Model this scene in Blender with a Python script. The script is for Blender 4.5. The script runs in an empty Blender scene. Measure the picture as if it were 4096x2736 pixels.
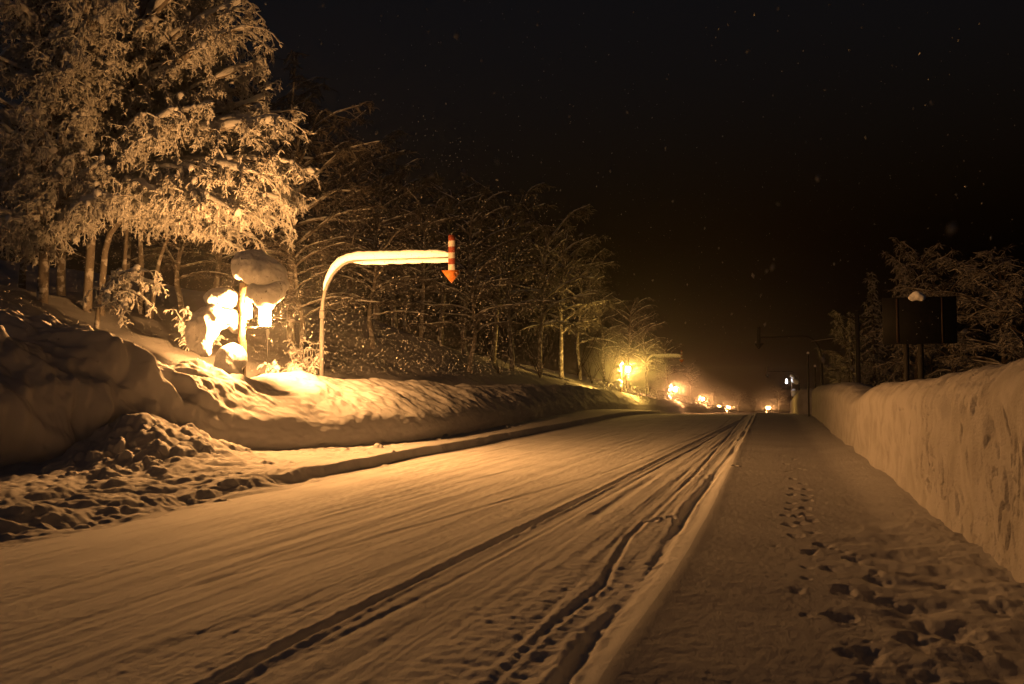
import bpy, math, random
import numpy as np
from mathutils import Vector, Euler

rad = math.radians
SC = bpy.context.scene
COL = SC.collection
rng = np.random.default_rng(7)
random.seed(7)

# ------------------------------------------------------------------ camera
FPX, W, H = 900.0, 1024, 684
YAW, PITCH, HC = rad(15.88), rad(2.8), 1.8
cam = bpy.data.cameras.new('camera')
cam.sensor_width = 36.0
cam.lens = FPX / W * 36.0
cam.clip_start, cam.clip_end = 0.05, 3000
camo = bpy.data.objects.new('camera', cam)
COL.objects.link(camo)
camo.location = (0, 0, HC)
camo.rotation_euler = (rad(90) + PITCH, 0, YAW)
SC.camera = camo
cam.dof.use_dof = True; cam.dof.focus_distance = 22.0; cam.dof.aperture_fstop = 2.3
ROT = Euler((rad(90) + PITCH, 0, YAW)).to_matrix()

def ray(px, py):
    return ROT @ Vector(((px - W / 2) / FPX, -(py - H / 2) / FPX, -1.0))
def at_y(px, py, Y):
    d = ray(px, py); k = Y / d.y
    return Vector((d.x * k, Y, HC + d.z * k))
def at_x(px, py, X):
    d = ray(px, py); k = X / d.x
    return Vector((X, d.y * k, HC + d.z * k))
def at_z(px, py, z=0.0):
    d = ray(px, py); k = (z - HC) / d.z
    return Vector((d.x * k, d.y * k, z))

# ------------------------------------------------------------------ noise
def _h(ix, iy, seed):
    n = (ix.astype(np.int64) * 374761393 + iy.astype(np.int64) * 668265263 + seed * 974634777) & 0xffffffff
    n = ((n ^ (n >> 13)) * 1274126177) & 0xffffffff
    return n ^ (n >> 16)
def pn(x, y, seed=0):
    """2-D gradient noise, about -0.7..0.7"""
    x = np.asarray(x, float); y = np.asarray(y, float)
    x, y = np.broadcast_arrays(x, y)
    ix, iy = np.floor(x), np.floor(y); fx, fy = x - ix, y - iy
    u = fx * fx * fx * (fx * (fx * 6 - 15) + 10); v = fy * fy * fy * (fy * (fy * 6 - 15) + 10)
    def g(a, b):
        t = _h(ix + a, iy + b, seed) / 4294967296.0 * 2 * np.pi
        return np.cos(t) * (fx - a) + np.sin(t) * (fy - b)
    return (g(0, 0) * (1 - u) + g(1, 0) * u) * (1 - v) + (g(0, 1) * (1 - u) + g(1, 1) * u) * v
def fbm(x, y, seed=0, octv=4):
    s, a, f = 0, 1.0, 1.0
    for k in range(octv):
        s = s + a * pn(x * f, y * f, seed + k * 17); a *= .5; f *= 2.03
    return s
def sstep(a, b, x):
    t = np.clip((x - a) / (b - a), 0, 1); return t * t * (3 - 2 * t)

# ------------------------------------------------------------------ object helpers
def add_mesh(name, V, F, mats, parent=None, smooth=True, mi=None):
    me = bpy.data.meshes.new(name)
    V = np.asarray(V, np.float32); F = np.asarray(F, np.int32)
    k = F.shape[1]
    me.vertices.add(len(V)); me.vertices.foreach_set('co', V.ravel())
    me.loops.add(F.size); me.loops.foreach_set('vertex_index', F.ravel())
    me.polygons.add(len(F))
    me.polygons.foreach_set('loop_start', np.arange(0, F.size, k, dtype=np.int32))
    me.polygons.foreach_set('loop_total', np.full(len(F), k, np.int32))
    if smooth: me.polygons.foreach_set('use_smooth', np.ones(len(F), bool))
    for m in (mats if isinstance(mats, (list, tuple)) else [mats]): me.materials.append(m)
    if mi is not None: me.polygons.foreach_set('material_index', np.asarray(mi, np.int32))
    me.update(calc_edges=True); me.validate()
    o = bpy.data.objects.new(name, me); COL.objects.link(o)
    if parent is not None: o.parent = parent
    return o
def grid_faces(n, m, off=0):
    i = np.arange(n - 1)[:, None] * m + np.arange(m - 1)[None, :]
    i = i.ravel() + off
    return np.stack([i, i + 1, i + m + 1, i + m], 1)
def grid_mesh(name, X, Y, Z, mat, parent=None):
    V = np.stack([X.ravel(), Y.ravel(), Z.ravel()], 1)
    return add_mesh(name, V, grid_faces(*X.shape), mat, parent)
def tag(o, label, cat, group=None):
    o['label'] = label; o['category'] = cat
    if group: o['group'] = group
    return o
def struct(o): o['kind'] = 'structure'; return o
def thing(name, loc, label, cat, group=None):
    o = bpy.data.objects.new(name, None); COL.objects.link(o); o.location = loc
    o.empty_display_size = .2
    return tag(o, label, cat, group)

class MB:
    """collects quads/tris as quads; several shapes joined into one mesh"""
    def __init__(s): s.V, s.F, s.M, s.n = [], [], [], 0
    def add(s, V, F, m=0):
        V = np.asarray(V, float).reshape(-1, 3); F = np.asarray(F)
        s.V.append(V); s.F.append(F + s.n); s.M.append(np.full(len(F), m)); s.n += len(V); return s
    def box(s, c, size, m=0, R=None, bev=0.0):
        x, y, z = [a / 2 for a in size]
        b = min(bev, x * .9, y * .9, z * .9)
        if b <= 0:
            V = np.array([[-x,-y,-z],[x,-y,-z],[x,y,-z],[-x,y,-z],[-x,-y,z],[x,-y,z],[x,y,z],[-x,y,z]])
            F = [[0,3,2,1],[4,5,6,7],[0,1,5,4],[1,2,6,5],[2,3,7,6],[3,0,4,7]]
        else:  # chamfered along every edge: three rings per axis, corners cut
            V, F = [], []
            def ring(xx, yy, zz, c): 
                return [[-xx+c,-yy,zz],[xx-c,-yy,zz],[xx,-yy+c,zz],[xx,yy-c,zz],[xx-c,yy,zz],[-xx+c,yy,zz],[-xx,yy-c,zz],[-xx,-yy+c,zz]]
            V = ring(x-b,y-b,-z,b*.5)+ring(x,y,-z+b,b)+ring(x,y,z-b,b)+ring(x-b,y-b,z,b*.5)
            for r in range(3):
                for i in range(8):
                    j = (i+1) % 8; F.append([r*8+i, r*8+j, r*8+8+j, r*8+8+i])
            for base, flip in ((0, True), (24, False)):
                q = [[0,1,2,3],[0,3,4,7],[4,5,6,7]]
                for a in q:
                    a = [base+t for t in a]; F.append(a[::-1] if flip else a)
            V = np.array(V)
        if R is not None: V = V @ np.array(R).T
        return s.add(V + np.array(c), F, m)
    def tube(s, P, R, k=10, m=0, caps=True):
        P = np.asarray(P, float); n = len(P); R = np.broadcast_to(np.asarray(R, float), (n,))
        V, F = tubes(P[None], R[None], k)
        if caps:
            V = np.concatenate([V, P[:1], P[-1:]]); a, b = n * k, n * k + 1
            i = np.arange(0, k, 2)
            F = np.concatenate([F, np.stack([np.full(len(i), a), (i+2) % k, (i+1) % k, i], 1),
                                np.stack([np.full(len(i), b), (n-1)*k+i, (n-1)*k+(i+1) % k, (n-1)*k+(i+2) % k], 1)])
        return s.add(V, F, m)
    def refine(s, per_m):
        """side shoots on every secondary branch and short frosted twigs on every shoot"""
        r = s.r; B = np.stack([b for b, _ in s.sub]); R = np.array([q for _, q in s.sub])
        L = np.linalg.norm(B[:, -1] - B[:, 0], axis=1)
        n = np.maximum(3, (L * per_m).astype(int)); idx = np.repeat(np.arange(len(B)), n); m = len(idx)
        t = r.random(m) ** .8; f = t * 4; i = np.minimum(f.astype(int), 3); w = (f - i)[:, None]
        p = B[idx, i] * (1 - w) + B[idx, i + 1] * w
        bd = B[idx, i + 1] - B[idx, i]; bd /= np.linalg.norm(bd, axis=1, keepdims=True)
        d = r.normal(0, 1, (m, 3)); d /= np.linalg.norm(d, axis=1, keepdims=True)
        d = d * .9 + bd * .5 + np.array([0, 0, -.15]); d /= np.linalg.norm(d, axis=1, keepdims=True)
        l = r.uniform(.15, .5, m); pts = [p]
        for k in range(4):
            d = d + np.array([0, 0, -.32]) + r.normal(0, .18, (m, 3)); d /= np.linalg.norm(d, axis=1, keepdims=True)
            pts.append(pts[-1] + d * (l / 4)[:, None])
        S_ = np.stack(pts, 1); s.shoots = S_
        k = 7; j = np.repeat(np.arange(m), k); mm = len(j)
        t = r.random(mm) ** .7; f = t * 4; i = np.minimum(f.astype(int), 3); w = (f - i)[:, None]
        p = S_[j, i] * (1 - w) + S_[j, i + 1] * w
        d = r.normal(0, 1, (mm, 3)); d /= np.linalg.norm(d, axis=1, keepdims=True); sd = S_[j, i + 1] - S_[j, i]; sd /= np.linalg.norm(sd, axis=1, keepdims=True)
        d = d + sd * .6; d /= np.linalg.norm(d, axis=1, keepdims=True)
        fl = r.uniform(.06, .20, mm); fr = r.uniform(.011, .026, mm)
        s.tw = np.concatenate([p, d, fl[:, None], fr[:, None], r.uniform(.3, 1.2, mm)[:, None]], 1)
    def build(s, name, mats, parent=None, smooth=False):
        F = np.concatenate([np.asarray(f).reshape(-1, 4) for f in s.F])
        return add_mesh(name, np.concatenate(s.V), F, mats, parent, smooth, np.concatenate(s.M))

def tubes(P, R, k=4, flat=None):
    """batch of B polylines with N points -> vertices, quads (no caps)"""
    P = np.asarray(P, float); B, N, _ = P.shape
    T = np.empty_like(P); T[:, 1:-1] = P[:, 2:] - P[:, :-2]; T[:, 0] = P[:, 1] - P[:, 0]; T[:, -1] = P[:, -1] - P[:, -2]
    T /= np.linalg.norm(T, axis=2, keepdims=True) + 1e-9
    mean = P[:, -1] - P[:, 0]
    ref = np.where((np.abs(mean[:, 2]) > .8 * (np.linalg.norm(mean, axis=1) + 1e-9))[:, None], np.array([[1.0, .13, 0]]), np.array([[0.0, 0, 1]]))
    A = np.cross(T, ref[:, None, :]); A /= np.linalg.norm(A, axis=2, keepdims=True) + 1e-9
    Bn = np.cross(A, T)
    th = np.arange(k) / k * 2 * np.pi
    V = P[:, :, None, :] + R[:, :, None, None] * (np.cos(th)[None, None, :, None] * A[:, :, None, :] + np.sin(th)[None, None, :, None] * Bn[:, :, None, :])
    base = (np.arange(B) * N * k)[:, None, None] + (np.arange(N - 1) * k)[None, :, None]
    i = np.arange(k)[None, None, :]; j = (np.arange(k) + 1) % k
    j = j[None, None, :]
    F = np.stack([base + i, base + j, base + j + k, base + i + k], -1).reshape(-1, 4)
    return V.reshape(-1, 3), F

# ------------------------------------------------------------------ materials
def mat(name, base=(.8,.8,.8), rough=.6, spec=.3, noise=None, bump=None, emit=None, metal=0.0):
    """noise: (scale, colour2, lo, hi); bump: (scale, strength, distance)"""
    m = bpy.data.materials.new(name); m.use_nodes = True
    nt = m.node_tree; b = nt.nodes['Principled BSDF']
    b.inputs['Base Color'].default_value = (*base, 1); b.inputs['Roughness'].default_value = rough
    b.inputs['Specular IOR Level'].default_value = spec; b.inputs['Metallic'].default_value = metal
    co = nt.nodes.new('ShaderNodeTexCoord')
    if noise:
        n = nt.nodes.new('ShaderNodeTexNoise'); n.inputs['Scale'].default_value = noise[0]; n.inputs['Detail'].default_value = 5
        nt.links.new(co.outputs['Object'], n.inputs['Vector'])
        r = nt.nodes.new('ShaderNodeValToRGB')
        r.color_ramp.elements[0].position = noise[2]; r.color_ramp.elements[1].position = noise[3]
        r.color_ramp.elements[0].color = (*base, 1); r.color_ramp.elements[1].color = (*noise[1], 1)
        nt.links.new(n.outputs['Fac'], r.inputs['Fac']); nt.links.new(r.outputs['Color'], b.inputs['Base Color'])
    if bump:
        n2 = nt.nodes.new('ShaderNodeTexNoise'); n2.inputs['Scale'].default_value = bump[0]; n2.inputs['Detail'].default_value = 4
        nt.links.new(co.outputs['Object'], n2.inputs['Vector'])
        bp = nt.nodes.new('ShaderNodeBump'); bp.inputs['Strength'].default_value = bump[1]; bp.inputs['Distance'].default_value = bump[2]
        nt.links.new(n2.outputs['Fac'], bp.inputs['Height']); nt.links.new(bp.outputs['Normal'], b.inputs['Normal'])
    if emit:
        b.inputs['Emission Color'].default_value = (*emit[0], 1); b.inputs['Emission Strength'].default_value = emit[1]
    return m

SNOW = mat('snow', (.54,.53,.54), .85, .06, noise=(1.3, (.48,.47,.48), .35, .7), bump=(70, .7, .012))
SNOWR = mat('brightened_road_snow', (.76,.75,.75), .85, .06, noise=(.9, (.66,.65,.65), .42, .7), bump=(70, .7, .012))  # snow colour raised to stand for stronger lamp light on the road
WALLSNOW = mat('dimmed_wall_snow', (.46,.44,.44), .85, .06, noise=(2.2, (.36,.34,.33), .42, .68), bump=(40, .8, .018))  # blotchy snow, colour darkened to stand for weaker lamp light on the wall
CLUMP = mat('clump_snow', (.86,.86,.87), .6, .2, bump=(14, .35, .03))
FROST = mat('frosted_twig', (.82,.81,.80), .8, .08, noise=(2.6, (.36,.31,.26), .56, .70))
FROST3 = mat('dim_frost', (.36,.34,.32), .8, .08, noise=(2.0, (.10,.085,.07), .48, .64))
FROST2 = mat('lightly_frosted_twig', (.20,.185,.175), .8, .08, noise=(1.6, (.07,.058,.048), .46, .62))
BARK = mat('bark', (.24,.21,.18), .85, .15, noise=(3.5, (.62,.60,.58), .52, .60), bump=(14, .8, .03))
DBARK = mat('dark_bark', (.06,.045,.035), .9, .1, noise=(5, (.34,.32,.31), .60, .70), bump=(18, .8, .02))
METAL = mat('grey_paint', (.15,.147,.144), .6, .15, noise=(6, (.11,.107,.105), .4, .7))
DMETAL = mat('dark_metal', (.035,.032,.03), .6, .15, noise=(7, (.03,.027,.025), .4, .7))
SIGNBACK = mat('sign_back', (.006,.006,.006), .6, .2, noise=(4, (.009,.008,.008), .4, .7))
WOOD = mat('weathered_wood', (.20,.14,.08), .85, .15, noise=(9, (.10,.07,.04), .4, .65), bump=(26, .8, .015))
RED = mat('reflective_red', (.15,.035,.02), .6, .1, noise=(8, (.12,.028,.016), .4, .7))
WHITE = mat('reflective_white', (.30,.28,.25), .6, .1, noise=(8, (.25,.23,.2), .4, .7))
ORANGE = mat('reflective_orange', (.33,.105,.022), .6, .1, noise=(8, (.28,.085,.018), .4, .7))
ICE = mat('ice', (.80,.82,.85), .15, .5, bump=(30, .3, .01))
FLAKE = mat('snowflake', (.42,.42,.42), .7, .05, noise=(1, (.38,.38,.38), .4, .6))
def lampmat(name, col, st): return mat(name, (.8,.8,.8), .5, .3, emit=(col, st))
L_NEAR = lampmat('sodium_glass', (1.0, .45, .13), 3300)
L_GREEN = lampmat('yellow_sodium_glass', (1.0, .54, .10), 2000)
L_FAR = lampmat('orange_sodium_glass', (1.0, .42, .13), 2000)
L_WHITE = lampmat('white_lamp_glass', (.85, .86, 1.0), 40)

# ------------------------------------------------------------------ profile functions
def drop(Y):
    t = np.maximum(0, np.asarray(Y, float) - 50)
    return np.where(t < 14, -.0278 * t * t / 28, -.0278 * (t - 7))
def xline(pts, z=0.0):
    P = sorted([(lambda p: (p.y, p.x))(at_z(px, py, z)) for px, py in pts])
    ys = np.array([p[0] for p in P]); xs = np.array([p[1] for p in P])
    return lambda Y: np.interp(Y, ys, xs)

XR = xline([(602,684),(674,580),(715.6,501.8),(741.7,445),(752,421)], .1)
XR = (lambda f: lambda Y: f(Y))(XR)
XE = lambda Y: -8.5 + .22 * pn(Y * .35, 3.3, 5) + sstep(18, 10, Y) * .25 * pn(Y * 1.1, 1.0, 6)

# ruts: (px polyline, half width, depth, Ymin, Ymax)
RUTS = [
    ([(209,684),(406,585),(524,528),(620,480),(698,441),(742,419)], .058, .07, .6),
    ([(240,684),(436,590),(547,531),(632,482),(705,442),(744,419)], .03, .012, .4),
    ([(300,690),(436,611),(545,550),(611,506),(690,452),(742,420)], .07, .02, .95),
    ([(0,646),(175,589),(349,545),(502,502),(611,471),(720,428)], .05, .016, .75),
    ([(-60,622),(131,567),(262,528),(349,508),(567,458),(698,425)], .05, .012, .8),
    ([(-60,580),(120,535),(260,505),(400,480),(560,447),(680,421)], .05, .008, .8),
    ([(60,684),(250,618),(420,560),(560,502),(660,456),(735,421)], .07, .010, .9),
    ([(493,684),(545,632),(602,585),(628,537),(646,521),(698,471),(728,436)], .036, .034, .55),
    ([(563,684),(600,632),(646,589),(690,506),(733,455),(750,425)], .075, .065, 1.0),
    ([(470,684),(520,640),(560,600),(600,560),(650,505),(720,443)], .04, .014, 1.0),
]
RUTF = [(xline(p), w, d, v, k) for k, (p, w, d, v) in enumerate(RUTS)]

FOOT = []   # footprints on the pavement (pixels of their centres, size)
for px, py, s in [(782,458,.8),(794,461,.8),(786,466,.8),(797,470,.8),(789,474,.9),(803,471,.9),(793,481,.9),(803,486,.9),
        (794,492,1),(807,492,1),(793,498,1),(808,498,1),(791,506,1),(807,503,1),(790,512,1),(806,511,1),(786,519,1.05),(795,519,1),(806,517,1),
        (789,528,1.1),(800,526,1),(812,523,1),(795,540,1.1),(812,536,1.1),(823,549,1.15),(811,557,1.15),(855,562,1.2),(831,574,1.2),
        (878,585,1.3),(843,598,1.3),(880,607,1.3),(797,600,.9),(842,626,1.4),(866,665,1.6),(905,612,1.2),(915,650,1.6),(945,590,1.2),(960,640,1.5),
        (930,690,1.5),(880,700,1.5),(990,615,1.2),(664,566,1.15)]:
    p = at_z(px, py, .05); FOOT.append((p.x, p.y, s))
rq = np.random.default_rng(77)
for fx, fy, s in list(FOOT):
    if fy < 10.5 and fx > -.2 and s > 1:
        for _ in range(1): FOOT.append((fx + rq.normal(0, .22), fy + rq.normal(0, .35), s * rq.uniform(.35, .7)))
MARKS = []
for px, py in [(652,521),(662,519),(672,518),(683,519),(700,470),(704,466),(696,476),(707,480),(712,476),(735,472)]:
    p = at_z(px, py, 0); MARKS.append((p.x, p.y))

def ground(X, Y):
    """snow surface of road and pavement"""
    X, Y = np.broadcast_arrays(X, Y)
    z = drop(Y).copy()
    xr = XR(Y)
    d = X - xr
    onroad = sstep(.05, -.25, d)
    # streaks along the driving direction
    f1 = RUTF[0][0](Y)
    U = np.where(X < f1, (X + 8.5) / (f1 + 8.5) * 5.1, 5.1 + (X - f1) / (xr - f1) * 2.5)
    st = .018 * pn(U * 2.3, Y * .10, 11) + .013 * pn(U * 5.5, Y * .16, 12) + .0042 * pn(U * 13, Y * .5, 13) + .003 * pn(U * 26, Y * 1.6, 33)
    st = 1.7 * st * (.5 + .5 * sstep(-.1, .3, pn(U * .8, Y * .12, 34)))
    patch = sstep(-.15, .35, pn(X * .5, Y * .18, 14))
    rough = (.006 * pn(X * 9, Y * 7, 15) + .004 * pn(X * 22, Y * 18, 16)) * (.35 + 1.2 * patch)
    z += onroad * (st + rough)
    z += .0016 * pn(X * 30, Y * 26, 17) + (.0015 + .003 * onroad) * pn(X * 13, Y * 9, 19)
    # wind ripples between the right-hand ruts
    rip = sstep(-2.6, -1.9, X) * sstep(.0, -.3, d) * sstep(16, 7, Y)
    z += rip * (.028 * np.abs(pn(X * 2.6 + Y * .7, Y * 4.2 + X * 1.9, 18)) + .014 * pn(X * 7, Y * 9, 37))
    for f, w, dep, varm, k in RUTF:
        wob = .03 * pn(Y * 2.3, k * 3.1, 30 + k) + .022 * pn(Y * 7, k * 1.7, 50 + k)
        dx = X - f(Y) + wob * min(1, w / .08)
        am = 1 - varm * .75 + varm * 1.5 * (pn(Y * .42, k * 5.3, 70 + k) + .25)
        am = np.clip(am, .1, 1.6)
        q = dx / w
        z += -dep * am * np.where(dep > .04, np.exp(-q ** 4), np.exp(-q * q * .6)) + dep * .2 * am * (np.exp(-((q - 1.7) / .6) ** 2) + np.exp(-((q + 1.7) / .6) ** 2)) * (1 + 1.2 * pn(Y * 6, X * 6, 90 + k))
    # ridge at the edge of the pavement and the pavement itself
    a = 1 + .35 * pn(Y * .5, .5, 21)
    hp = .145 * a
    z += hp * sstep(-.46, .10, d) - np.maximum(0, d) * .035
    z += .012 * a * np.exp(-(d / .12) ** 2)
    pav = sstep(-.1, .3, d)
    z += pav * (.008 * pn(X * 1.2, Y * 2.2, 22) + .004 * pn(X * 2.2 + Y * .5, Y * 3.2, 23) + .0045 * pn(X * 11, Y * 9, 24) + .0035 * pn(X * 24, Y * 20, 36) + .006 * np.maximum(0, pn(X * 3.5, Y * 7, 38)))
    # trodden, drifted part towards the wall
    m = sstep(.3, 1.3, X) * sstep(15, 8, Y) 
    z += m * .085 * pn(X * 1.5 + 2, Y * 1.7 + X * .8, 26) + m * .04 * pn(X * 3.3, Y * 3.2, 27) + m * .014 * pn(X * 8, Y * 7, 29)
    z += sstep(1.2, 2.2, X) * (.10 + .025 * pn(X * 1.1 + Y * 1.6, Y * .9 - X, 28) + .02 * np.abs(pn(X * 5, Y * 5, 58)) + .015 * np.abs(pn(X * 13, Y * 13, 59)))
    for fx, fy, s in FOOT:
        lw, ll = .062 * s, .115 * s
        sel = (np.abs(Y - fy) < .9) & (np.abs(X - fx) < .7)
        if not sel.any(): continue
        r = np.sqrt(((X[sel] - fx) / lw) ** 2 + ((Y[sel] - fy) / ll) ** 2)
        r = r + .9 * pn(X[sel] * 9, Y[sel] * 7, 333) + .4 * pn(X[sel] * 21, Y[sel] * 17, 335); z[sel] += -.023 * s * np.exp(-np.abs(r) ** 2.6) + .003 * s * np.exp(-((r - 1.55) / .45) ** 2)
    for fx, fy in MARKS:
        sel = (np.abs(Y - fy) < 1.2) & (np.abs(X - fx) < .6)
        if not sel.any(): continue
        r = np.sqrt(((X[sel] - fx) / .06) ** 2 + ((Y[sel] - fy) / .12) ** 2)
        z[sel] += -.05 * np.exp(-r ** 3) + .012 * np.exp(-((r - 1.5) / .45) ** 2)
    return z

def geo(a, b, ratio):
    n = int(math.log(b / a) / math.log(ratio)) + 1
    return a * (b / a) ** (np.arange(n + 1) / n)

# ------------------------------------------------------------------ ground, road, pavement
YR = np.concatenate([np.linspace(-8, 2.4, 60), geo(2.5, 75, 1.0032)])
n = 520
u = np.linspace(0, 1, n)
Yg = np.repeat(YR[:, None], n, 1)
Xl = XE(YR) + .35; Xr = XR(YR)
Xg = Xl[:, None] * (1 - u) + Xr[:, None] * u
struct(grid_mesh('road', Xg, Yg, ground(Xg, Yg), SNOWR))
n = 300
u = np.linspace(0, 1, n)
Yg = np.repeat(YR[:, None], n, 1)
Xg = Xr[:, None] * (1 - u) + 2.9 * u
struct(grid_mesh('pavement', Xg, Yg, ground(Xg, Yg), SNOW))

# verge: the snow ledge between the road and the bank, lumpy near the camera
BUMPS = []
r2 = np.random.default_rng(3)
for k in range(230):
    q = r2.random()
    if q < .62: y = r2.uniform(12.5, 17); x = -10.2 - r2.random() * 2.4; s = r2.uniform(.05, .20)
    elif q < .78: y = r2.uniform(7, 21); x = float(XE(np.array(y))) + r2.uniform(-.45, .25); s = r2.uniform(.03, .11)
    else: y = r2.uniform(16, 34); x = -9.2 - r2.random() * 1.2; s = r2.uniform(.04, .14)
    BUMPS.append((x, y, s, r2.uniform(.4, .85)))
def verge_z(X, Y):
    X, Y = np.broadcast_arrays(X, Y)
    e = XE(Y) - X + .07 * pn(Y * 2.1, X * 1.5, 41) + .035 * pn(Y * 7, X * 4, 42)
    near = sstep(19, 11, Y)
    led = sstep(-.02, .13 + near * .3, e)
    z = drop(Y) - .015 + led * (.23 - .07 * near)
    z += sstep(0, 3.2, e) * .14
    z += .02 * led * pn(X * 1.5, Y * 1.2, 43) + .012 * led * pn(X * 5, Y * 4, 44)
    z += near * sstep(-.6, .3, e) * (.30 * np.abs(pn(X * 1.3 - Y * .25, Y * .42 + X * .15, 45)) + .17 * np.abs(pn(X * 2.9 - Y * .4, Y * .8, 46)) + .05 * pn(X * 6, Y * 3.1, 47) + .03 * pn(X * 11, Y * 8, 57) - .05)
    z += .75 * np.exp(-(((X + 12.3) / 1.3) ** 2 + ((Y - 14.9) / 1.3) ** 2)) + .30 * np.exp(-(((X + 11.1) / .9) ** 2 + ((Y - 15.4) / 1.6) ** 2))
    spill = np.exp(-(((X + 11.5) / 1.5) ** 2 + ((Y - 14.8) / 2.2) ** 2))
    z += spill * (.20 * np.abs(pn(X * 2.1, Y * 2.3, 48)) + .09 * np.abs(pn(X * 5, Y * 5, 49)))
    z += .10 * sstep(-9.0, -9.8, X) * sstep(17, 19, Y) * np.abs(pn(X * 3, Y * 3, 52)) * sstep(36, 26, Y)
    top = z.copy()
    for bx, by, s, sq in BUMPS:
        sel = (np.abs(Y - by) < s * 1.3) & (np.abs(X - bx) < s * 1.3)
        if not sel.any(): continue
        rr = ((X[sel] - bx) / s) ** 2 + ((Y[sel] - by) / (s * 1.15)) ** 2 + .9 * pn(X[sel] * .9 / s + bx * 9, Y[sel] * .9 / s, 53) + .5 * pn(X[sel] * 2.3 / s, Y[sel] * 2.3 / s, 54)
        top[sel] = np.maximum(top[sel], z[sel] + sq * s * np.sqrt(np.clip(1 - rr, 0, 1)) - .02)
    return top
YV = np.concatenate([np.linspace(-8, 4.9, 40), geo(5, 75, 1.0028)])
n = 360
u = np.linspace(0, 1, n) ** 1.25
Yg = np.repeat(YV[:, None], n, 1)
Xg = (XE(YV) + .42)[:, None] + (-13.2 - (XE(YV) + .42))[:, None] * u[None, :]
struct(grid_mesh('verge', Xg[:, ::-1], Yg, verge_z(Xg, Yg)[:, ::-1], SNOW))

# terrain on both sides and beyond the crest
def hill(X, Y):
    st_ = np.minimum(-12.8, np.interp(Y, [0, 10, 13.5, 15, 15.6, 16.2, 17.2], [-20.5, -19.6, -18, -16.3, -14.7, -14, -13.2]))
    d = np.maximum(0, st_ - X)
    z = 1.55 + .30 * np.minimum(d, 11) + .16 * np.clip(d - 11, 0, 60) + drop(Y)
    z = z + 1.3 * np.exp(-((Y - 47) / 7.5) ** 2) * sstep(.3, 6, d) + .45 * np.exp(-(((Y - 20) / 4) ** 2 + ((X + 19) / 4) ** 2))
    z = z + .35 * pn(X * .22, Y * .2, 61) * sstep(.5, 3, d) + .12 * pn(X * .8, Y * .7, 62) + .02 * pn(X * 3, Y * 3, 63)
    return np.where(X > st_, np.maximum(-.6, np.minimum(z, 1.55 - 2.2 * (X - st_))) + np.minimum(0, drop(Y)), z)
YT = np.concatenate([np.linspace(-8, 7, 16), geo(8, 330, 1.012)])
XT = -np.concatenate([np.linspace(12.2, 26, 150), np.linspace(26.3, 110, 130)])
Xg, Yg = np.meshgrid(XT[::-1], YT)
struct(grid_mesh('hillside', Xg, Yg, hill(Xg, Yg), SNOW))

XS = np.linspace(-420, 420, 170); YS = np.concatenate([np.linspace(-60, 70, 40), geo(72, 1500, 1.03)])
Xg, Yg = np.meshgrid(XS, YS)
Zg = np.where(Yg > 60, drop(Yg) - .06, -.35) + .0 * Xg
struct(grid_mesh('ground', Xg, Yg, Zg, SNOW))

# ------------------------------------------------------------------ left snow bank
kY = [-8, 6, 10, 13.5, 15, 15.6, 15.9, 16.2, 17.2, 18.3, 19.8, 21.5, 23.9, 26.3, 28, 35.5, 46.4, 58.8, 75, 120, 250]
kH = [2.8, 3.0, 3.2, 3.3, 3.25, 2.75, 2.42, 2.1, 2.1, 2.12, 1.86, 2.03, 1.98, 1.84, 1.92, 1.74, 1.78, 1.75, 1.8, 1.7, 1.6]
kC = [-21, -20, -19, -17, -15.3, -13.7, -13.4, -13, -12.8, -12.7, -12.6, -12.5, -12.5, -12.3, -12.2, -12.0, -12.0, -12.2, -12.4, -12.4, -12.4]
bY = [-8, 6, 9, 12, 14, 15.5, 18, 20.7, 24.6, 30, 44, 58, 75, 120, 250]
bX = [-15, -13.8, -13.3, -12.9, -12.4, -11.5, -10.7, -10.0, -9.4, -9.6, -10.3, -10.8, -10.9, -10.9, -10.9]
def smooth_interp(Y, ky, kv, w=.5):
    return sum(np.interp(Y + o, ky, kv) * g for o, g in ((-w, .25), (0, .5), (w, .25)))
YB = np.concatenate([np.linspace(-8, 7.5, 30), geo(8, 80, 1.0022), np.linspace(81, 250, 120)])
nt_ = 240
t = np.linspace(0, 1, nt_)
Hc = smooth_interp(YB, kY, kH, .2); Xc = smooth_interp(YB, kY, kC, .25); Xb = smooth_interp(YB, bY, bX, .8)
zb = .02 + 0 * YB
tk = np.array([0, .06, .30, .52, .66, .80, 1.0])
px_ = np.stack([Xb + .12, Xb, Xb - .28, Xb * .42 + Xc * .58 , Xc + .12, Xc - .9, Xc - 3.0], 1)
pz_ = np.stack([zb, zb + .1, .50 * Hc, .86 * Hc, Hc, Hc - .12, np.minimum(Hc - .7, 1.2)], 1)
def interp_rows(tk, P, t):
    # cubic Hermite per row
    n = len(tk); m = np.gradient(P, tk, axis=1)
    i = np.clip(np.searchsorted(tk, t, side='right') - 1, 0, n - 2)
    h = (tk[i + 1] - tk[i]); s = (t - tk[i]) / h
    h00 = 2*s**3-3*s**2+1; h10 = s**3-2*s**2+s; h01 = -2*s**3+3*s**2; h11 = s**3-s**2
    return P[:, i] * h00 + m[:, i] * (h10 * h) + P[:, i+1] * h01 + m[:, i+1] * (h11 * h)
BX = interp_rows(tk, px_, t); BZ = interp_rows(tk, pz_, t); BY = np.repeat(YB[:, None], nt_, 1)
BZ = BZ + drop(YB)[:, None]
T2 = np.repeat(t[None, :], len(YB), 0)
up = sstep(.25, .5, T2) * sstep(.78, .64, T2)
low = sstep(.02, .1, T2) * sstep(.5, .3, T2)
dg = BY * .9 + T2 * 5.2               # furrows that run down and along the bank
amp = sstep(10, 14, BY) * .55 + .45
near = sstep(24, 15, BY)
fade = sstep(80, 45, BY)
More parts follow.
